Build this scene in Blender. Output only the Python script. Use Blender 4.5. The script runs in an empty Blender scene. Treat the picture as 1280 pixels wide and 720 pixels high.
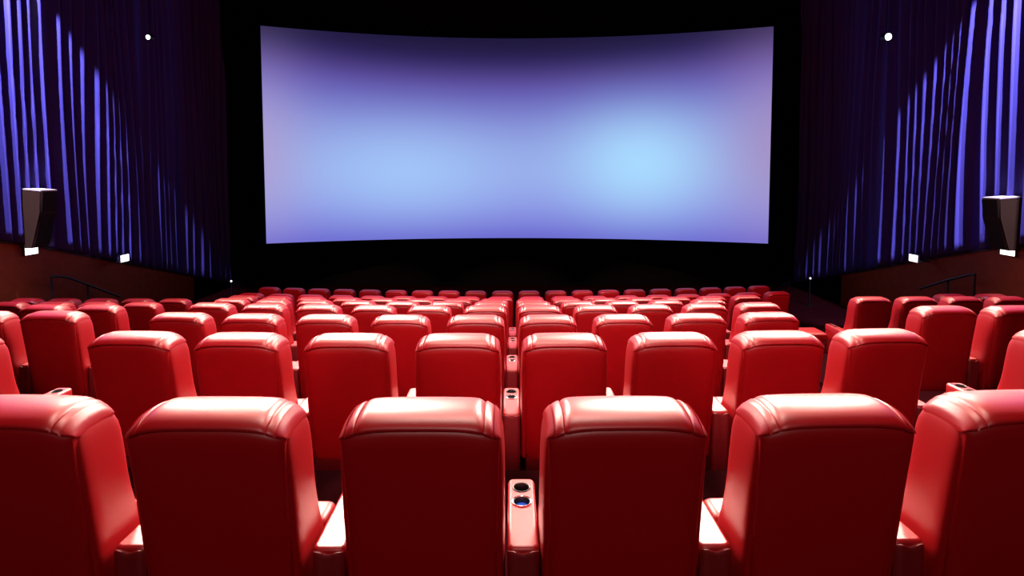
import bpy, bmesh, math, random
from mathutils import Vector, Matrix
random.seed(7)
SC = bpy.context.scene
COL = SC.collection
PI = math.pi
# ------------------------------------------------------------------ camera
F = 740.0; CX = 640.0; CY = 266.0; H = 2.12
TH = math.atan(0.07); CT, ST = math.cos(TH), math.sin(TH)
cam = bpy.data.cameras.new('camera'); camo = bpy.data.objects.new('camera', cam); COL.objects.link(camo)
camo.location = (0, 0, H); camo.rotation_euler = (PI/2 - TH, 0, 0)
cam.sensor_width = 36; cam.lens = F/1280*36; cam.shift_y = (CY-360)/1280
cam.clip_start = .05; cam.clip_end = 200
SC.camera = camo

def at(px, py, d):
    a = (px-CX)/F*d; b = (CY-py)/F*d
    return Vector((a, d*CT + b*ST, H - d*ST + b*CT))

def at_x(px, py, X):
    """point on the vertical plane x = X seen at the pixel"""
    return at(px, py, X*F/(px-CX))

def at_y(px, py, Y):
    d = 1.0; p = at(px, py, 1.0)
    return at(px, py, Y/p.y)

# ------------------------------------------------------------------ materials
def mat(name, col, rough=.5, spec=.5, metal=0, emit=None, es=0, sheen=0, bump=None, coat=0, var=0):
    m = bpy.data.materials.new(name); m.use_nodes = True
    nt = m.node_tree; b = nt.nodes['Principled BSDF']
    b.inputs['Base Color'].default_value = (*col, 1)
    b.inputs['Roughness'].default_value = rough
    b.inputs['Specular IOR Level'].default_value = spec
    b.inputs['Metallic'].default_value = metal
    b.inputs['Sheen Weight'].default_value = sheen
    b.inputs['Coat Weight'].default_value = coat
    if emit:
        b.inputs['Emission Color'].default_value = (*emit, 1); b.inputs['Emission Strength'].default_value = es
    tc = nt.nodes.new('ShaderNodeTexCoord')
    if bump:
        sc, st, dist = bump
        n = nt.nodes.new('ShaderNodeTexNoise'); n.inputs['Scale'].default_value = sc; n.inputs['Detail'].default_value = 3
        nt.links.new(tc.outputs['Object'], n.inputs['Vector'])
        bp = nt.nodes.new('ShaderNodeBump'); bp.inputs['Strength'].default_value = st; bp.inputs['Distance'].default_value = dist
        nt.links.new(n.outputs['Fac'], bp.inputs['Height']); nt.links.new(bp.outputs['Normal'], b.inputs['Normal'])
    if var:
        n2 = nt.nodes.new('ShaderNodeTexNoise'); n2.inputs['Scale'].default_value = 5; n2.inputs['Detail'].default_value = 4
        nt.links.new(tc.outputs['Object'], n2.inputs['Vector'])
        mr = nt.nodes.new('ShaderNodeMapRange'); mr.inputs['To Min'].default_value = 1-var; mr.inputs['To Max'].default_value = 1+var
        nt.links.new(n2.outputs['Fac'], mr.inputs['Value'])
        vm = nt.nodes.new('ShaderNodeVectorMath'); vm.operation = 'SCALE'; vm.inputs[0].default_value = col
        nt.links.new(mr.outputs['Result'], vm.inputs['Scale']); nt.links.new(vm.outputs['Vector'], b.inputs['Base Color'])
    return m

LEATHER = mat('red_leather', (.34, .0004, .004), .40, .78, bump=(90, .10, .003))
PADS = LEATHER
SEATBASE = mat('dark_red_vinyl', (.16, .003, .006), .55, .3, bump=(60, .1, .004))
BLACKP = mat('black_plastic', (.012, .012, .013), .35, .5)
CHROME = mat('chrome_rim', (.75, .75, .78), .2, .5, metal=1)
CUPBLUE = mat('blue_cup_light', (.02, .05, .2), .2, .5, emit=(.03, .12, .8), es=.55)
BLACK = mat('matt_black_paint', (.004, .004, .0045), .9, .1)
CARPET = mat('dark_carpet', (.016, .002, .003), 1, .0, bump=(300, .3, .01), var=.3)
VELVET = mat('blue_velvet', (.085, .075, .36), .8, .1, sheen=.0, bump=(40, .1, .01))
WOOD = mat('red_brown_wood', (.36, .055, .012), .6, .2, var=.35)
WOODD = mat('dark_wood_capping', (.05, .014, .006), .5, .3)
METALK = mat('black_metal', (.01, .01, .01), .4, .5)
SPK = mat('speaker_brown', (.045, .022, .011), .7, .1, var=.2)
SPKTOP = mat('lit_speaker_top', (.62, .52, .42), .6, .3)  # light falling on the speaker tops, put into a paler colour
GRILLE = mat('speaker_grille', (.02, .013, .01), .85, .2, bump=(220, .5, .01))
LAMP = mat('white_lamp', (.9, .9, .9), .4, .2, emit=(1, .93, .86), es=2.5)
LAMPB = mat('cool_lamp', (.9, .9, .9), .4, .2, emit=(.85, .97, 1), es=6)
DOT = mat('marker_lamp', (.9, .9, .9), .4, .2, emit=(.9, 1, .9), es=1.2)

# ------------------------------------------------------------------ mesh helpers
def finish(name, bm, m, smooth=True, angle=40, flat_top=False):
    me = bpy.data.meshes.new(name)
    bmesh.ops.recalc_face_normals(bm, faces=bm.faces[:])
    bm.normal_update()
    if smooth:
        for f in bm.faces: f.smooth = not (abs(f.normal.z) > .9995 and flat_top)
        for e in bm.edges:
            if len(e.link_faces) == 2 and e.calc_face_angle(0) > math.radians(angle): e.smooth = False
    bm.to_mesh(me); bm.free()
    me.materials.append(m)
    return me

def link(name, me, parent=None, loc=(0, 0, 0), rz=0):
    o = bpy.data.objects.new(name, me); COL.objects.link(o)
    o.location = loc; o.rotation_euler = (0, 0, rz)
    if parent: o.parent = parent
    return o

def tag(o, label, cat, group=None):
    o['label'] = label; o['category'] = cat
    if group: o['group'] = group
    return o

def empty(name, label, cat, loc, rz=0, group=None):
    o = link(name, None, None, loc, rz); o.empty_display_size = .2
    return tag(o, label, cat, group)

def struct(name, me):
    o = link(name, me); o['kind'] = 'structure'; return o

def rbox(bm, c, s, r=.02, seg=3):
    g = bmesh.ops.create_cube(bm, size=1)['verts']
    bmesh.ops.scale(bm, vec=s, verts=g); bmesh.ops.translate(bm, vec=c, verts=g)
    es = list({e for v in g for e in v.link_edges})
    if r > 0: bmesh.ops.bevel(bm, geom=es, offset=r, segments=seg, profile=.5, affect='EDGES')

def loft(bm, rings, cap=True, closed=True):
    vs = [[bm.verts.new(p) for p in r] for r in rings]
    n = len(rings[0])
    for a, b in zip(vs, vs[1:]):
        for i in range(n if closed else n-1):
            j = (i+1) % n
            bm.faces.new((a[i], a[j], b[j], b[i]))
    if cap:
        bm.faces.new(vs[0]); bm.faces.new(vs[-1])

def sup(t, e):
    c, s = math.cos(t), math.sin(t)
    return (math.copysign(abs(c)**(2/e), c), math.copysign(abs(s)**(2/e), s))

def tube(bm, pts, r, n=8):
    pts = [Vector(p) for p in pts]; rings = []
    for i, p in enumerate(pts):
        t = (pts[min(i+1, len(pts)-1)] - pts[max(i-1, 0)]).normalized()
        a = t.orthogonal().normalized() if abs(t.z) > .95 else t.cross(Vector((0, 0, 1))).normalized()
        b = t.cross(a)
        rings.append([p + r*(math.cos(2*PI*k/n)*a + math.sin(2*PI*k/n)*b) for k in range(n)])
    loft(bm, rings)

def lathe(bm, prof, c=(0, 0, 0), n=24, cap=True):
    loft(bm, [[(c[0]+r*math.cos(2*PI*k/n), c[1]+r*math.sin(2*PI*k/n), c[2]+z) for k in range(n)] for r, z in prof], cap)

# ------------------------------------------------------------------ recliner: origin on the floor, rear of its back at y = 0 (z = 1), facing +y
LEAN = math.tan(math.radians(8))
def ln(p): return (p[0], p[1] + (1.0 - p[2])*LEAN, p[2])

def seam(x): return 1.112 - .046*(abs(x)/.32)**4

def back_panel_mesh():
    bm = bmesh.new(); N, M = 26, 26; r = {}
    for side in (0, 1):
        for i in range(N+1):
            for j in range(M+1):
                u = -1 + 2*i/N; v = j/M
                # denser towards the borders
                u = math.sin(u*PI/2); vv = .5-.5*math.cos(v*PI)
                w = .296 + .022*vv
                x = w*u; z = .13 + (seam(x) - .13)*vv
                edge = max(0, 1-abs(u)**10)*max(0, 1-abs(2*vv-1)**20)
                y = (.024 - .030*edge**.6) if side == 0 else .05
                if side == 1 and not (i in (0, N) or j in (0, M)): continue
                r[(side, i, j)] = bm.verts.new(ln((x, y, z)))
    for i in range(N):
        for j in range(M):
            bm.faces.new([r[(0, i, j)], r[(0, i+1, j)], r[(0, i+1, j+1)], r[(0, i, j+1)]])
    border = [(i, 0) for i in range(N)] + [(N, j) for j in range(M)] + [(i, M) for i in range(N, 0, -1)] + [(0, j) for j in range(M, 0, -1)]
    for a, b in zip(border, border[1:]+border[:1]):
        bm.faces.new([r[(0, *a)], r[(1, *a)], r[(1, *b)], r[(0, *b)]])
    bm.faces.new([r[(1, *b)] for b in border])
    return finish('back_panel', bm, LEATHER, angle=60)

def cap_top(x):
    """height of the top of the headrest and of the two stitched rolls beside it"""
    a = abs(x)
    if a <= .256: return 1.168 - .004*(a/.256)**2 - .020*(a/.256)**14
    if a <= .295:
        t = (a-.2757)/.0193; return 1.142 - .012*t - .010*t**4
    t = (a-.3095)/.0150; return 1.113 - .021*t - .026*max(0, t)**3
def cap_section(x, K=36):
    zs = seam(x); zt = cap_top(x); ring = []
    a = abs(x)
    fy = .275 - .02*max(0, (a-.256)/.08); ry0 = -.010 + .034*max(0, (a-.262)/.0615)**3
    yc, hy = (ry0+fy)/2, (fy-ry0)/2
    for k in range(K):
        c, d = sup(2*PI*k/K, 2.12)
        z = zs + (zt-zs)*d if d > 0 else zs + .022*d
        y = yc + hy*c + (.018*d if d > 0 else .012*d*c)
        ring.append(ln((x, y, z)))
    return ring
def cap_mesh(name, x0, x1, N):
    bm = bmesh.new(); rings = []
    m = (x0+x1)/2
    for i in range(N+1):
        u = math.sin((-1+2*i/N)*PI/2); x = m + (x1-x0)/2*u
        r = cap_section(x)
        q = abs(u)
        if q > .9:          # roll the ends in
            f = 1 - .10*((q-.9)/.1)**2
            cy = sum(p[1] for p in r)/len(r); cz = sum(p[2] for p in r)/len(r)
            r = [(p[0], cy+(p[1]-cy)*(1-(1-f)*.35), cz+(p[2]-cz)*(1-(1-f)*2)) for p in r]
        rings.append(r)
    loft(bm, rings)
    return finish(name, bm, LEATHER, angle=75)
def headrest_mesh(): return cap_mesh('headrest', -.2555, .2555, 44)
def shoulder_mesh(sx):
    bm = bmesh.new()
    for x0, x1 in ((.257, .2945), (.2955, .3235)):
        a, b = sorted((sx*x0, sx*x1)); rings = []
        for i in range(13):
            u = math.sin((-1+2*i/12)*PI/2); rings.append(cap_section((a+b)/2 + (b-a)/2*u))
        loft(bm, rings)
    return finish('shoulder_roll', bm, LEATHER, angle=75)

def wing_mesh(sx):
    bm = bmesh.new(); rings = []
    zs = [.16, .2, .28, .36, .42, .48, .54, .6, .68, .76, .84, .92, .98, 1.02, 1.05, 1.066, 1.072]
    for z in zs:
        t = max(0, (z-.98)/.098)
        cap = math.sqrt(max(0.02, 1-t*t)) if t > 0 else 1
        yr = .030 + (1-cap)*.06
        yf = .288
        if z < .75: yf = .288 + .12*((.75-z)/.45)**1.6 if z > .3 else .288+.12
        yf -= (1-cap)*.06
        xo = .337 - .007*max(0, (z-.9)/.18)
        xi = .270
        cx, cy, rx, ry = (xo+xi)/2, (yr+yf)/2, (xo-xi)/2*(.5+.5*cap), (yf-yr)/2
        ring = []
        for k in range(28):
            c, s = sup(2*PI*k/28, 4)
            ring.append(ln((sx*(cx + rx*c), cy + ry*s, z)))
        rings.append(ring)
    loft(bm, rings)
    return finish('side_wing', bm, LEATHER, angle=55)

def back_cushion_mesh():
    bm = bmesh.new()
    rbox(bm, (0, .145, .74), (.53, .21, .68), .05, 4)
    for v in bm.verts: v.co = Vector(ln(v.co))
    return finish('back_cushion', bm, LEATHER)

def pad_mesh(name, x, y0, y1, z0, z1, r):
    bm = bmesh.new(); rbox(bm, (0, (y0+y1)/2, (z0+z1)/2), (2*x, y1-y0, z1-z0), r, 4)
    for v in bm.verts:
        if v.co.z > z1-.02:
            u = v.co.x/x; w = (v.co.y-(y0+y1)/2)/((y1-y0)/2)
            v.co.z += .015*(1-u*u)*(1-w*w)
    return finish(name, bm, PADS)

def base_mesh():
    bm = bmesh.new()
    rbox(bm, (0, .37, .165), (.60, .50, .25), .02, 2)
    rbox(bm, (0, .37, .02), (.54, .44, .04), .008, 1)
    return finish('base', bm, SEATBASE)

CUPS = (.63, .50); CUPR = .040
def arm_mesh(hw, y0=.147, y1=.725, zt=.52, holes=True):
    bm = bmesh.new()
    def outline(ins, z, n=4, r=.03):
        pts = []
        for cx, cy, a0 in ((hw-r, y1-r, 0), (-hw+r, y1-r, PI/2), (-hw+r, y0+r, PI), (hw-r, y0+r, 1.5*PI)):
            for k in range(n+1):
                a = a0 + PI/2*k/n
                pts.append((cx + (r-ins)*math.cos(a), cy + (r-ins)*math.sin(a), z))
        return pts
    top = [bm.verts.new(p) for p in outline(.016, zt)]
    edges = [bm.edges.new((top[i], top[(i+1) % len(top)])) for i in range(len(top))]
    for cy in (CUPS if holes else ()):
        cr = [bm.verts.new((CUPR*math.cos(2*PI*k/20), cy+CUPR*math.sin(2*PI*k/20), zt)) for k in range(20)]
        edges += [bm.edges.new((cr[i], cr[(i+1) % 20])) for i in range(20)]
    bmesh.ops.triangle_fill(bm, use_beauty=True, use_dissolve=False, edges=edges)
    prev = top
    for ins, z in ((.010, zt-.002), (.004, zt-.007), (0, zt-.017), (0, zt-.10), (.006, zt-.104), (.006, .0)):
        ring = [bm.verts.new(p) for p in outline(ins, z)]
        for i in range(len(ring)):
            j = (i+1) % len(ring); bm.faces.new((prev[i], prev[j], ring[j], ring[i]))
        prev = ring
    bm.faces.new(prev)
    return finish('armrest', bm, LEATHER, angle=35, flat_top=True)

def cup_mesh(m, rim=.004):
    bm = bmesh.new()
    R = CUPR
    lathe(bm, [(.001, -.07), (R-.006, -.07), (R-.003, -.02), (R-.002, .001), (R+.001, rim), (R+.005, rim), (R+.007, .0005)], (0, 0, 0), 24, False)
    return finish('cup_holder', bm, m, angle=50)

def rim_mesh():
    bm = bmesh.new(); R = CUPR
    lathe(bm, [(R+.003, .004), (R+.005, .0075), (R+.008, .0065), (R+.0095, .0005)], n=28, cap=False)
    return finish('cup_rim', bm, CHROME)
def rear_mesh():
    """darker plate on the rear of an armrest, with a dip in its upper edge"""
    bm = bmesh.new(); N = 16; rings = []
    for i in range(N+1):
        u = -1+2*i/N; x = .0685*u
        zt = .502 - .006*math.cos(u*PI*1.5)
        yb = .147 - .018*(1-u**6)
        rings.append([(x, .152, .0), (x, yb, .0), (x, yb, zt-.012), (x, yb+.006, zt), (x, .152, zt)])
    loft(bm, rings)
    return finish('rear_plate', bm, SEATBASE, angle=35)
def disc_mesh(m):
    bm = bmesh.new(); lathe(bm, [(.0005, -.02), (.028, -.02), (.033, -.024), (.033, -.05)], n=20, cap=True)
    return finish('cup_light', bm, m)

M_PANEL = back_panel_mesh(); M_HEAD = headrest_mesh()
M_SH = {s: shoulder_mesh(s) for s in (-1, 1)}; M_WING = {s: wing_mesh(s) for s in (-1, 1)}
M_BC = back_cushion_mesh()
M_SEAT = pad_mesh('seat_cushion', .322, .16, .455, .29, .452, .035)
M_LEG = pad_mesh('leg_rest', .322, .462, .66, .20, .448, .04)
M_BASE = base_mesh()
M_ARM = arm_mesh(.0725); M_ARMP = arm_mesh(.0725, holes=False); M_CON = arm_mesh(.069)
M_CUP = cup_mesh(BLACKP); M_RIM = rim_mesh(); M_BACKPL = rear_mesh(); M_CUPL = disc_mesh(CUPBLUE)

def cups(parent, dx=0, blue=False):
    for i, cy in enumerate(CUPS):
        lit = blue and i == 1
        c = link('cup_holder', M_CUP, parent, (dx, cy, .52))
        if lit:
            c['label'] = 'cup holder with chrome rim and blue light'
            link('cup_rim', M_RIM, c); link('cup_light', M_CUPL, c)


def recliner(loc, rz, label, group, arms='', name='recliner_seat'):
    t = empty(name, label, 'recliner', loc, rz, group)
    link('back_panel', M_PANEL, t); link('headrest', M_HEAD, t)
    for s in (-1, 1):
        link('shoulder_roll', M_SH[s], t); link('side_wing', M_WING[s], t)
    link('back_cushion', M_BC, t); link('seat_cushion', M_SEAT, t); link('leg_rest', M_LEG, t); link('base', M_BASE, t)
    for a in arms:
        s = -1 if a == 'L' else 1
        cup = len(arms) > 1 and (a == 'L') == (loc[0] > 0)
        o = link('armrest', M_ARM if cup else M_ARMP, t, (s*.4165, 0, 0))
        link('rear_plate', M_BACKPL, o)
        for cy in (CUPS if cup else ()): link('cup_holder', M_CUP, o, (0, cy, .52))
    return t

# ------------------------------------------------------------------ rows
ORD = ['first', 'second', 'third', 'fourth', 'fifth', 'sixth', 'seventh', 'eighth', 'ninth', 'tenth']
ROWN = ['nearest', 'second', 'third', 'fourth', 'fifth', 'sixth', 'seventh', 'farthest']
#        depth  crest  left right spacing xoff
ROWS = [(2.34, 500.5, 3, 3, .858, .048),
        (4.51, 417.5, 4, 4, .855, -.005),
        (6.68, 394.0, 5, 4, .866, .000),
        (8.85, 382.0, 6, 5, .850, .010),
        (11.0, 376.8, 7, 5, .835, .010),
        (13.2, 373.6, 8, 7, .835, .010),
        (15.4, 371.0, 9, 9, .845, .100),
        (18.3, 363.5, 10, 10, .835, .120)]
def arc(x): return x*x/90 + .012*x
def arc_rz(x): return math.atan(x/45 + .012)*.8
TIERS = []
for i, (d, yc, nl, nr, sp, xo) in enumerate(ROWS):
    p = at(640, yc, d+.15)
    Y0, Z0 = p.y-.15, p.z-1.165
    TIERS.append([Y0, Z0, xo-.415-sp*(nl-1)-.55, xo+.415+sp*(nr-1)+.55])
    rn = ROWN[i]; grp = 'recliners in the %s row' % rn
    look = ['large dark red leather recliner', 'red leather recliner', 'red leather recliner', 'red leather recliner', 'small distant red recliner',
            'small distant red recliner', 'barely visible red recliner', 'dull red seat back below the screen'][i]
    for side, n in ((-1, nl), (1, nr)):
        for k in range(n):
            x = xo + side*(.415 + sp*k)
            lab = '%s, %s row, %s %s of middle gap' % (look, rn, ORD[k], 'left' if side < 0 else 'right')
            arms = '' if i > 4 else ('L' if side < 0 else 'R')
            recliner((x, Y0+arc(x), Z0), arc_rz(x), lab, grp, arms)
    if i < 5:
        c = empty('cup_console', 'red padded console with two cup holders in the middle gap of the %s row' % rn, 'console', (xo, Y0+arc(xo), Z0), 0, 'cup consoles in the middle gap')
        link('console_body', M_CON, c); link('rear_plate', M_BACKPL, c); cups(c, 0, True)

# side blocks, beyond the aisles: (row, [pixel centres], depth, crest line, aisle side first)
SIDE = [('left', 'second', [None], 4.55, 417.0, -4.44, 1),
        ('left', 'third', [57, -36], 6.72, 389.0, None, 2),
        ('left', 'fourth', [117, 47], 8.95, 381.2, None, 3),
        ('left', 'fifth', [172, 118, 64, 10], 11.0, 378.0, None, 4),
        ('left', 'sixth', [214, 169, 126, 82, 36], 13.2, 373.5, None, 5),
        ('right', 'second', [None], 4.62, 411.0, 4.44, 1),
        ('right', 'third', [1190, 1282], 6.85, 382.5, None, 2),
        ('right', 'fourth', [1094, 1150, 1204, 1262], 10.7, 371.0, None, 4),
        ('right', 'fifth', [1194, 1246], 13.2, 367.5, None, 5)]
STIER = {}
for side, rn, pxs, d, yc, X, ti in SIDE:
    sg = -1 if side == 'left' else 1
    p = at(640, yc, d+.15); Y0, Z0 = p.y-.15, p.z-1.165
    xs = [X] if X else [(px-640)/F*d for px in pxs]
    if len(xs) > 1:      # even spacing of at least a seat's width, starting from the aisle
        step = max(.84, abs(xs[-1]-xs[0])/(len(xs)-1)); xs = [xs[0] + sg*step*k for k in range(len(xs))]
    STIER[(sg, ti)] = (Y0, Z0, xs[0] - sg*.55)
    for k, x in enumerate(xs):
        yy = Y0 + abs(x-xs[0])*.01
        arms = '' if ti > 4 else ('LR' if k == 0 else ('L' if sg < 0 else 'R'))
        lab = 'red recliner in the %s side block, %s row, %s from the aisle' % (side, rn, ORD[k])
        recliner((x, yy, Z0), -sg*math.radians(-2.0), lab, 'recliners in the %s side block' % side, arms)

# ------------------------------------------------------------------ floor tiers
WX = 12.0
def box(bm, x0, x1, y0, y1, z0, z1):
    vs = bmesh.ops.create_cube(bm, size=1)['verts']
    bmesh.ops.scale(bm, vec=(x1-x0, y1-y0, z1-z0), verts=vs)
    bmesh.ops.translate(bm, vec=((x0+x1)/2, (y0+y1)/2, (z0+z1)/2), verts=vs)
BOT = -3.2
YF = 24.6
bm = bmesh.new()
box(bm, -WX-.4, WX+.4, -5.2, TIERS[0][0]-.35, BOT, TIERS[0][1]+.34)
for i, (Y0, Z0, xl, xr) in enumerate(TIERS):
    Y1 = TIERS[i+1][0]-.35 if i+1 < len(TIERS) else YF+.4
    segs = []
    for sg in (-1, 1):
        s = STIER.get((sg, i))
        xb = xl if sg < 0 else xr
        if s:
            xb = (xb + s[2])/2
            nxt = STIER.get((sg, i+1)); y1 = (nxt[0] if nxt else TIERS[i+1][0])-.35
            box(bm, *((-WX-.4, xb) if sg < 0 else (xb, WX+.4)), s[0]-.35, y1, BOT, s[1])
        else:
            y0 = Y0-.35
            nxt = STIER.get((sg, i+1)); y1 = (nxt[0]-.35) if nxt else Y1
            box(bm, *((-WX-.4, xb) if sg < 0 else (xb, WX+.4)), y0, y1, BOT, Z0)
        segs.append(xb)
    box(bm, segs[0], segs[1], Y0-.35, Y1, BOT, Z0)
struct('floor', finish('floor', bm, CARPET, False))

# ------------------------------------------------------------------ shell
CEIL = 10.0
def slab(name, x0, x1, y0, y1, z0, z1, m):
    bm = bmesh.new(); box(bm, x0, x1, y0, y1, z0, z1); return struct(name, finish(name, bm, m, False))
slab('ceiling', -WX-.6, WX+.6, -5.4, YF+.6, CEIL, CEIL+.2, BLACK)
slab('wall_left', -WX-.6, -WX-.4, -5.4, YF+.6, BOT, CEIL, BLACK)
slab('wall_right', WX+.4, WX+.6, -5.4, YF+.6, BOT, CEIL, BLACK)
slab('wall_front', -WX-.6, WX+.6, YF+.4, YF+.6, BOT, CEIL, BLACK)
slab('wall_back', -WX-.6, WX+.6, -5.4, -5.2, BOT, CEIL, BLACK)

# wooden wainscot below the curtains, its top falling towards the front
def wains(name, sg, pts, m=WOOD):
    """pts: pixels along the top edge"""
    X = sg*WX; bm = bmesh.new()
    tops = [at_x(px, py, X) for px, py in pts]
    a = tops[0] + (tops[0]-tops[1])*2.2; tops = [a] + tops
    prof_o = [(p.y, p.z) for p in tops]
    rings = []
    for y, z in prof_o:
        rings.append([(X, y, BOT), (X, y, z), (X+sg*.35, y, z), (X+sg*.35, y, BOT)])
    loft(bm, rings)
    # vertical board joints
    o = struct(name, finish(name, bm, m, False))
    bm = bmesh.new()
    rings = []
    for y, z in prof_o:
        rings.append([(X-sg*.03, y, z-.02), (X-sg*.03, y, z+.035), (X+sg*.3, y, z+.035), (X+sg*.3, y, z-.02)])
    loft(bm, rings)
    struct('trim_1' if sg < 0 else 'trim_2', finish('capping', bm, WOODD, False))
    return tops
wl = wains('wall_left_lower', -1, [(2, 303), (50, 309), (120, 323), (242, 346)])
wr = wains('wall_right_lower', 1, [(1278, 308), (1230, 313), (1140, 328), (1052, 344)])
# dark board joints on the wainscot
def joint(sg, px, n):
    X = sg*WX; top = at_x(px, 330, X)
    bm = bmesh.new(); rbox(bm, (X-sg*.012, top.y, BOT+2), (.03, .05, 5), .0)
    return bm

# ------------------------------------------------------------------ curtains
def curtain(name, sg, y0, y1, period, amp, m, label, seed, zlow):
    rnd = random.Random(seed)
    ph = [rnd.uniform(0, 6.28) for _ in range(8)]
    n = int((y1-y0)/period*18); M = 40
    bm = bmesh.new(); grid = []
    ztop = CEIL-.02
    for i in range(n+1):
        y = y0 + (y1-y0)*i/n
        col = []
        for j in range(M+1):
            v = j/M
            zb = zlow(y)
            z = zb + (ztop-zb)*v
            q = y/period + .42*math.sin(y*1.7+ph[0]) + .22*math.sin(y*4.1+ph[1]) + .30*math.sin(z*.45+y*1.1+ph[2])*(.4+.6*v)
            s = .5+.5*math.sin(2*PI*q)
            a = amp*(.86+.14*math.sin(y*2.3+ph[3]+.35*z))
            s2 = .5+.5*math.sin(2*PI*q*2.0+ph[4])
            x = sg*(WX+.06 - a*(s**3.4) - .05*amp*s2)
            col.append(bm.verts.new((x, y + .03*math.sin(2*PI*q+1.0), z)))
        grid.append(col)
    for i in range(n):
        for j in range(M):
            bm.faces.new((grid[i][j], grid[i+1][j], grid[i+1][j+1], grid[i][j+1]))
    me = finish(name, bm, m, True, 180)
    o = link(name, me); tag(o, label, 'curtain', 'blue curtains on the side walls')
    md = o.modifiers.new('thickness', 'SOLIDIFY'); md.thickness = .012; md.offset = 0
    return o
def zl(tops):
    def f(y):
        for a, b in zip(tops, tops[1:]):
            if y <= b.y or b is tops[-1]:
                return max(BOT+.5, a.z + (b.z-a.z)*(y-a.y)/(b.y-a.y)) + .04
    return f
YS = 18.9
curtain('curtain', -1, 8.0, YS+.1, .37, .36, VELVET, 'tall blue curtain with bright folds behind the speaker, left wall', 3, zl(wl))
curtain('curtain', 1, 8.0, YS+.1, .38, .36, VELVET, 'tall blue curtain with bright folds behind the speaker, right wall', 11, zl(wr))
curtain('curtain', -1, YS+.35, YF+.2, .42, .22, VELVET, 'unlit navy curtain between the lit folds and the front wall, left side', 5, zl(wl))
curtain('curtain', 1, YS+.35, YF+.2, .42, .22, VELVET, 'unlit navy curtain between the lit folds and the front wall, right side', 8, zl(wr))

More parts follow.
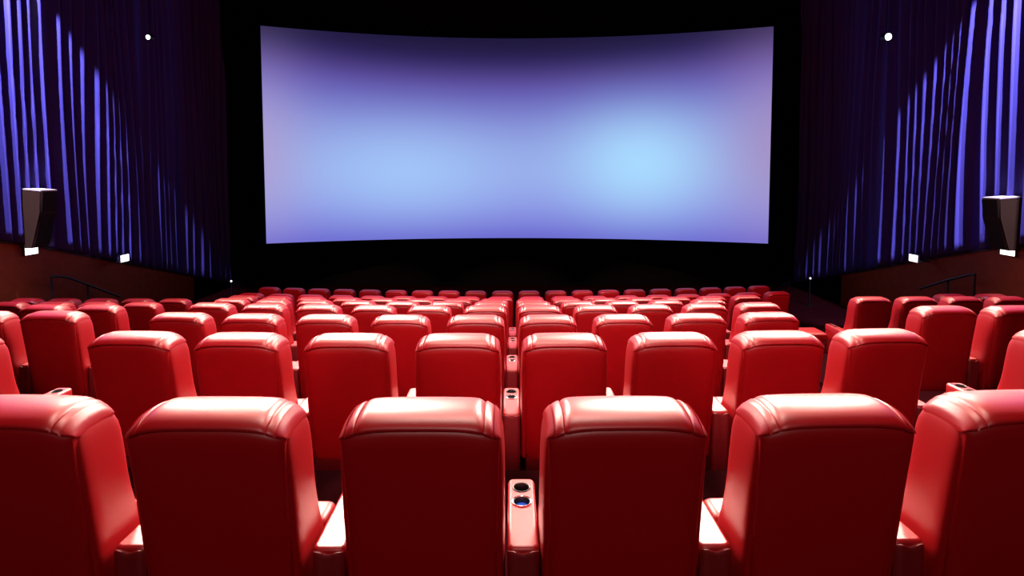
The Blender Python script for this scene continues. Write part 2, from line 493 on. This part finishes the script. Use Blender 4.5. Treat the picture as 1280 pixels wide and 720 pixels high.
# ------------------------------------------------------------------ curved screen
DS, DCn = 24.0, 21.95
def screen():
    tc = at(640, 48, DS); bc = at(640, 297.5, DS)
    tl = at(325.5, 32, DCn); bl = at(333, 304.5, DCn); tr = at(967, 33, DCn); br = at(960, 304.5, DCn)
    bm = bmesh.new(); N = 48; M = 16; uv = bm.loops.layers.uv.new('UVMap'); g = []; bk = []
    for i in range(N+1):
        u = -1 + 2*i/N; w = u*u
        def mix(c, l, r):
            e = l if u < 0 else r
            x = abs(u)*e.x
            return Vector((x, c.y + (e.y-c.y)*w, c.z + (e.z-c.z)*w))
        T = mix(tc, tl, tr); B = mix(bc, bl, br)
        g.append([bm.verts.new(B.lerp(T, j/M)) for j in range(M+1)])
        bk.append([bm.verts.new(B.lerp(T, j/M) + Vector((0, .06, 0))) for j in (0, M)])
    for i in range(N):
        for j in range(M):
            f = bm.faces.new((g[i][j], g[i+1][j], g[i+1][j+1], g[i][j+1]))
            for l, (a, b) in zip(f.loops, ((i, j), (i+1, j), (i+1, j+1), (i, j+1))): l[uv].uv = (a/N, b/M)
        f = bm.faces.new((bk[i][0], bk[i][1], bk[i+1][1], bk[i+1][0])); f.material_index = 1
        for jj, kk in ((0, 0), (M, 1)):
            f = bm.faces.new((g[i][jj], bk[i][kk], bk[i+1][kk], g[i+1][jj])); f.material_index = 1
    for f in bm.faces: f.smooth = True
    me = bpy.data.meshes.new('picture_surface'); bm.to_mesh(me); bm.free()
    m = bpy.data.materials.new('lit_screen'); m.use_nodes = True; nt = m.node_tree
    b = nt.nodes['Principled BSDF']; b.inputs['Base Color'].default_value = (.02, .02, .02, 1); b.inputs['Roughness'].default_value = .9
    b.inputs['Specular IOR Level'].default_value = .0
    uvn = nt.nodes.new('ShaderNodeTexCoord'); sep = nt.nodes.new('ShaderNodeSeparateXYZ'); nt.links.new(uvn.outputs['UV'], sep.inputs[0])
    def lin(c): return tuple(((x/255+.055)/1.055)**2.4 if x/255 > .04045 else x/255/12.92 for x in c)
    def ramp(src, stops):
        r = nt.nodes.new('ShaderNodeValToRGB'); r.color_ramp.interpolation = 'B_SPLINE'
        els = r.color_ramp.elements
        while len(els) < len(stops): els.new(.5)
        for e, (p, c) in zip(els, stops): e.position = p; e.color = (*lin(c), 1)
        nt.links.new(src, r.inputs[0]); return r.outputs[0]
    def math_(op, a, bb):
        n = nt.nodes.new('ShaderNodeMath'); n.operation = op
        for k, v in enumerate((a, bb)):
            if isinstance(v, (int, float)): n.inputs[k].default_value = v
            else: nt.links.new(v, n.inputs[k])
        return n.outputs[0]
    X, Yv = sep.outputs[0], sep.outputs[1]
    # the edge of the dark top band hangs lower in the middle of the picture
    dx = math_('SUBTRACT', X, .47); dx2 = math_('MULTIPLY', dx, dx)
    Y2 = math_('SUBTRACT', Yv, math_('MULTIPLY', math_('MULTIPLY', dx2, .30), Yv))
    base = ramp(Y2, [(0, (104, 100, 206)), (.07, (122, 124, 216)), (.17, (140, 150, 228)), (.30, (152, 170, 234)), (.44, (146, 162, 228)), (.56, (132, 140, 214)),
                     (.66, (112, 112, 194)), (.74, (98, 86, 172)), (.81, (78, 62, 134)), (.88, (46, 37, 92)), (.94, (34, 28, 68)), (1, (27, 23, 56))])
    def spot(cx, cy, sx, sy):
        a = math_('DIVIDE', math_('SUBTRACT', X, cx), sx); c = math_('DIVIDE', math_('SUBTRACT', Yv, cy), sy)
        r2 = math_('ADD', math_('MULTIPLY', a, a), math_('MULTIPLY', c, c))
        return math_('POWER', 2.718, math_('MULTIPLY', r2, -1))
    def mix(fac, c1, col):
        n = nt.nodes.new('ShaderNodeMix'); n.data_type = 'RGBA'
        nt.links.new(fac, n.inputs[0]); nt.links.new(c1, n.inputs[6]); n.inputs[7].default_value = (*lin(col), 1)
        return n.outputs[2]
    c = mix(math_('MULTIPLY', spot(.27, .33, .20, .22), .75), base, (164, 203, 252))
    c = mix(math_('MULTIPLY', spot(.765, .37, .14, .24), 1.0), c, (168, 217, 255))
    c = mix(math_('MULTIPLY', spot(-.02, .42, .085, .36), .75), c, (178, 158, 205))
    c = mix(math_('MULTIPLY', spot(1.02, .44, .10, .40), .75), c, (168, 138, 186))
    nt.links.new(c, b.inputs['Emission Color']); b.inputs['Emission Strength'].default_value = 1.0
    me.materials.append(m); me.materials.append(BLACK)
    s = empty('cinema_screen', 'huge curved cinema screen glowing blue and violet on the front wall', 'cinema screen', (0, bc.y, bc.z))
    o = link('picture_surface', me, s, (0, -bc.y, -bc.z))
    # slim black carrier behind it, fixed to the front wall
    for x in (-6, -2, 2, 6):
        bm = bmesh.new(); yb = 24.25 - 2.05*(x/9.5)**2; rbox(bm, (x, (yb+25)/2, (tc.z+bc.z)/2), (.16, 25-yb, .16), .01, 1)
        link('screen_bracket', finish('screen_bracket', bm, METALK, False), s, (0, -bc.y, -bc.z))
screen()

# ------------------------------------------------------------------ speakers on the side walls
def speaker(sg, corners, label):
    """corners: pixels top-outer (towards hall), ... gives the centre and size"""
    (pxw, pyt), (pxh, pyb) = corners
    X = sg*(WX-.42)
    c = at_x((pxw+pxh)/2, (pyt+pyb)/2, X)
    t = at_x((pxw+pxh)/2, pyt, X); b = at_x((pxw+pxh)/2, pyb, X); hh = (t.z-b.z)/2
    e = empty('wall_speaker', label, 'speaker', (sg*(WX-.05), c.y, c.z), 0, 'speakers on the side walls')
    bm = bmesh.new()
    # profile seen along the hall: deep at the top, tapering down
    prof = [(-.62, hh*.92), (-.02, hh), (-.02, -hh), (-.34, -hh), (-.56, hh*.2)]
    rings = [[(sg*x*1.0, y, z) for x, z in prof] for y in (-.27, .27)]
    loft(bm, rings)
    bmesh.ops.bevel(bm, geom=bm.edges[:], offset=.02, segments=2, affect='EDGES')
    link('cabinet', finish('cabinet', bm, SPK, False), e)
    bm = bmesh.new()
    p0, p1 = Vector((-.56, 0, hh*.2)), Vector((-.62, 0, hh*.92)); p2 = Vector((-.34, 0, -hh))
    for a, bq in ((p1, p0), (p0, p2)):
        d = (bq-a); nrm = Vector((-abs(d.z), 0, d.x if d.z < 0 else -d.x)).normalized()
        if nrm.x > 0: nrm = -nrm
        a2, b2 = a + d*.06, bq - d*.06
        r = []
        for q in (0, .02):
            r.append([((a2+nrm*q).x*sg, -.23, (a2+nrm*q).z), ((a2+nrm*q).x*sg, .23, (a2+nrm*q).z), ((b2+nrm*q).x*sg, .23, (b2+nrm*q).z), ((b2+nrm*q).x*sg, -.23, (b2+nrm*q).z)])
        loft(bm, r)
    link('grille', finish('grille', bm, GRILLE, False), e)
    bm = bmesh.new()  # thin sheet added over the cabinet, its lit look in the colour
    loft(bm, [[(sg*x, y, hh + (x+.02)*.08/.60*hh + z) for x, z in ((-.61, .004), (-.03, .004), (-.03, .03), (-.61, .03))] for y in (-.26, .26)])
    o = link('lit_top', finish('lit_top', bm, SPKTOP, False), e); o['label'] = 'speaker top painted pale as if lit'
    bm = bmesh.new(); rbox(bm, (sg*.16, 0, 0), (.4, .12, .2), .01, 1)
    link('mounting_bracket', finish('mounting_bracket', bm, METALK, False), e)
speaker(-1, ((32, 236), (70, 309)), 'dark tapered speaker with pale lit top on the left curtained wall')
speaker(1, ((1230, 246), (1268, 312)), 'dark tapered speaker with pale lit top on the right curtained wall')

# ------------------------------------------------------------------ small lamps
def wall_lamp(sg, x0, y0, x1, y1, label, out=.02):
    X = sg*(WX-out); a = at_x(x0, (y0+y1)/2, X); b = at_x(x1, (y0+y1)/2, X)
    t = at_x((x0+x1)/2, y0, X); u = at_x((x0+x1)/2, y1, X)
    L, hgt = abs(b.y-a.y), abs(t.z-u.z); c = (a+b)/2
    e = empty('wall_light', label, 'wall light', (X, c.y, (t.z+u.z)/2), 0, 'wall lights on the wooden dado')
    if out > .1:
        bm = bmesh.new(); rbox(bm, (sg*.2, 0, -hgt/2), (.42, .04, .03), .004, 1); link('bracket', finish('bracket', bm, METALK, False), e)
    bm = bmesh.new(); rbox(bm, (-sg*.02, 0, 0), (.05, L+.04, hgt+.04), .008, 1); link('housing', finish('housing', bm, METALK, False), e)
    bm = bmesh.new(); rbox(bm, (-sg*.048, 0, 0), (.02, L, hgt), .006, 2); link('lens', finish('lens', bm, LAMP, False), e)
wall_lamp(-1, 29, 309, 45, 318, 'small white wall light below the speaker on left wooden dado')
wall_lamp(-1, 149, 318.5, 159, 327, 'smaller white wall light on left dado, nearer the screen', .42)
wall_lamp(1, 1253, 309.5, 1271, 319, 'small white wall light below the speaker on right wooden dado')
wall_lamp(1, 1138.5, 318.5, 1149, 327, 'smaller white wall light on right dado, nearer the screen', .42)

def spot_lamp(px, py, d, label, r):
    p = at(px, py, d)
    e = empty('ceiling_spotlight', label, 'spotlight', p, 0, 'small spotlights beside the screen')
    bm = bmesh.new(); tube(bm, [(0, .12, .05), (0, .12, CEIL-p.z)], .015, 8); link('drop_rod', finish('drop_rod', bm, METALK), e)
    bm = bmesh.new()
    R = Matrix.Rotation(PI/2+.15, 4, 'X')
    lathe(bm, [(r*.9, .22*-1), (r*1.25, -.2), (r*1.3, .0), (r*1.05, .0), (r*1.0, -.02)], n=20)
    bm.transform(R); link('housing', finish('housing', bm, METALK), e)
    bm = bmesh.new(); lathe(bm, [(.001, .03), (r*.6, .022), (r, .0)], n=20); bm.transform(R); link('lens', finish('lens', bm, LAMPB), e)
spot_lamp(185, 46.5, 17.6, 'tiny white spotlight hanging in the dark to the left of the screen', .065)
spot_lamp(1110.5, 46, 17.6, 'slightly larger white spotlight hanging in the dark to the right of the screen', .10)

def marker(px, py, label):
    p = at_y(px, py, YF+.38)
    p = Vector((max(-WX+.5, min(WX-.5, p.x)), YF+.38, p.z))
    p = at_y(px, py, 23.2); p = at(px, py, 21.4)
    e = empty('aisle_marker_light', label, 'marker light', (p.x, p.y, TIERS[-1][1]), 0, 'marker lights near the front corners')
    h = p.z - TIERS[-1][1]
    bm = bmesh.new(); rbox(bm, (0, .03, h/2), (.05, .05, h), .006, 1); rbox(bm, (0, .03, .01), (.2, .2, .02), .004, 1)
    link('post', finish('post', bm, BLACK, False), e)
    bm = bmesh.new(); lathe(bm, [(.001, .03), (.025, .025), (.036, .0), (.03, -.02)], n=14); bm.transform(Matrix.Translation((0, 0, h)) @ Matrix.Rotation(PI/2, 4, 'X'))
    link('lens', finish('lens', bm, DOT), e)
marker(289, 351.5, 'pinpoint floor marker light near the front corner, left')
marker(1013, 348, 'pinpoint floor marker light near the front corner, right')

# ------------------------------------------------------------------ hand rails beside the side aisles
def rail(label, sg, pix, posts, X, zf):
    pts = [at_x(px, py, X) for px, py in pix]
    e = empty('hand_rail', label, 'hand rail', (X, pts[0].y, zf), 0, 'hand rails against the wooden dado')
    off = Vector((X, pts[0].y, zf))
    bm = bmesh.new(); tube(bm, [p-off for p in pts], .028, 10); link('rail_tube', finish('rail_tube', bm, METALK), e)
    for q in posts:
        p = pts[q]-off
        bm = bmesh.new(); tube(bm, [(p.x, p.y, p.z), (p.x, p.y, -.0)], .026, 10); link('post', finish('post', bm, METALK), e)
def floor_z(sg, y):
    z = TIERS[0][1]
    for i in range(len(TIERS)):
        Y0, Z0 = (STIER[(sg, i)][:2] if (sg, i) in STIER else TIERS[i][:2])
        if y > Y0-.35: z = Z0
    return z
pl = at_x(65, 345, -WX+.35)
rail('black hand rail sloping down along the left wooden dado', -1, [(64, 346), (72, 345), (85, 347), (110, 356), (150, 371)], (0, 3), -WX+.35, floor_z(-1, pl.y))
pr = at_x(1219, 343, WX-.35)
rail('black hand rail sloping down along the right wooden dado', 1, [(1219, 343), (1212, 343.5), (1185, 350), (1150, 361)], (0, 2), WX-.35, floor_z(1, pr.y))

# low padded bench at the end of the right aisle
b0 = at(1010, 413, 11.4)
bz = floor_z(1, b0.y)
e = empty('padded_bench', 'low red padded bench in the aisle beside the right side block', 'bench', (b0.x, b0.y, bz))
hb = b0.z - bz
bm = bmesh.new(); rbox(bm, (0, 0, (hb-.14)/2), (.50, .5, hb-.14), .02, 2); link('bench_base', finish('bench_base', bm, SEATBASE), e)
bm = bmesh.new(); rbox(bm, (0, 0, hb-.07), (.54, .52, .14), .05, 4); link('bench_cushion', finish('bench_cushion', bm, LEATHER), e)

# ------------------------------------------------------------------ lights
def area(name, loc, target, size, power, col, spread=140, sy=None):
    l = bpy.data.lights.new(name, 'AREA'); l.energy = power; l.color = col; l.size = size
    if sy: l.shape = 'RECTANGLE'; l.size_y = sy
    l.spread = math.radians(spread)
    o = bpy.data.objects.new(name, l); COL.objects.link(o); o.location = loc
    o.rotation_euler = (Vector(target)-Vector(loc)).to_track_quat('-Z', 'Y').to_euler(); return o
def spot(name, loc, target, angle, blend, power, col, r=.1):
    l = bpy.data.lights.new(name, 'SPOT'); l.energy = power; l.color = col; l.spot_size = math.radians(angle); l.spot_blend = blend; l.shadow_soft_size = r
    o = bpy.data.objects.new(name, l); COL.objects.link(o); o.location = loc
    o.rotation_euler = (Vector(target)-Vector(loc)).to_track_quat('-Z', 'Y').to_euler(); return o
WARM = (1.0, .75, .63)
KEY, TOP, REAR, BROAD, CURT = 2450, 330, 1750, 108, 5400
for sg in (-1, 1):
    area('seating_light', (sg*4.3, 15.8, 9.6), (sg*.4, 4, -.5), 2.4, KEY, WARM, 110)
    area('seating_light', (sg*9.6, 15.8, 9.6), (sg*2.5, 3, -.5), 2.0, 750, WARM, 90)
area('seating_light', (0, 4.6, 9.8), (0, 4.8, 0), 5.0, TOP, WARM, 110, 2.4)  # unseen overhead fill, added to light the rear slopes of the headrests
area('rear_fill', (0, -4.9, 5.0), (0, 4, .6), 3.0, BROAD, (1, .55, .52), 120)  # unseen fill added behind the camera to lift all the seat backs
for x in (-2.5, -.85, .85, 2.5):
    spot('rear_spot', (x, -4.6, 8.6), (x*1.22, 7.0, .75), 22, .16, REAR, (1, .55, .55), .12)
for x in (-4.4, 0, 4.4):
    spot('front_row_fill', (x*.8, 8.5, 9.9), (x*1.15, 18.6, -1.9), 30, .3, 6500, (1, .4, .4), .15)  # unseen reddish spots added to brighten the farthest seat backs
for sg in (-1, 1):
    for y, ty, dx, ang, k in ((7.4, 12.4, .55, 40, .8), (9.8, 14.6, .62, 40, 1), (11.4, 15.6, .98, 44, 1.6)):
        spot('curtain_wash', (sg*(WX-dx), y, 9.8), (sg*(WX+.75), ty, 2.0), ang, .22, CURT*k, (.60, .56, 1.0), .05)
    spot('speaker_downlight', (sg*(WX-.34), 14.9 if sg < 0 else 14.4, 9.9), (sg*(WX-.34), 14.9 if sg < 0 else 14.4, 0), 9, .5, 700, (1, .86, .68), .05)
w = bpy.data.worlds.new('world'); SC.world = w; w.use_nodes = True
w.node_tree.nodes['Background'].inputs[0].default_value = (0, 0, 0, 1)
SC.view_settings.view_transform = 'Standard'; SC.view_settings.look = 'None'
SC.view_settings.gamma = 1; SC.view_settings.exposure = 0; SC.view_settings.use_curve_mapping = False
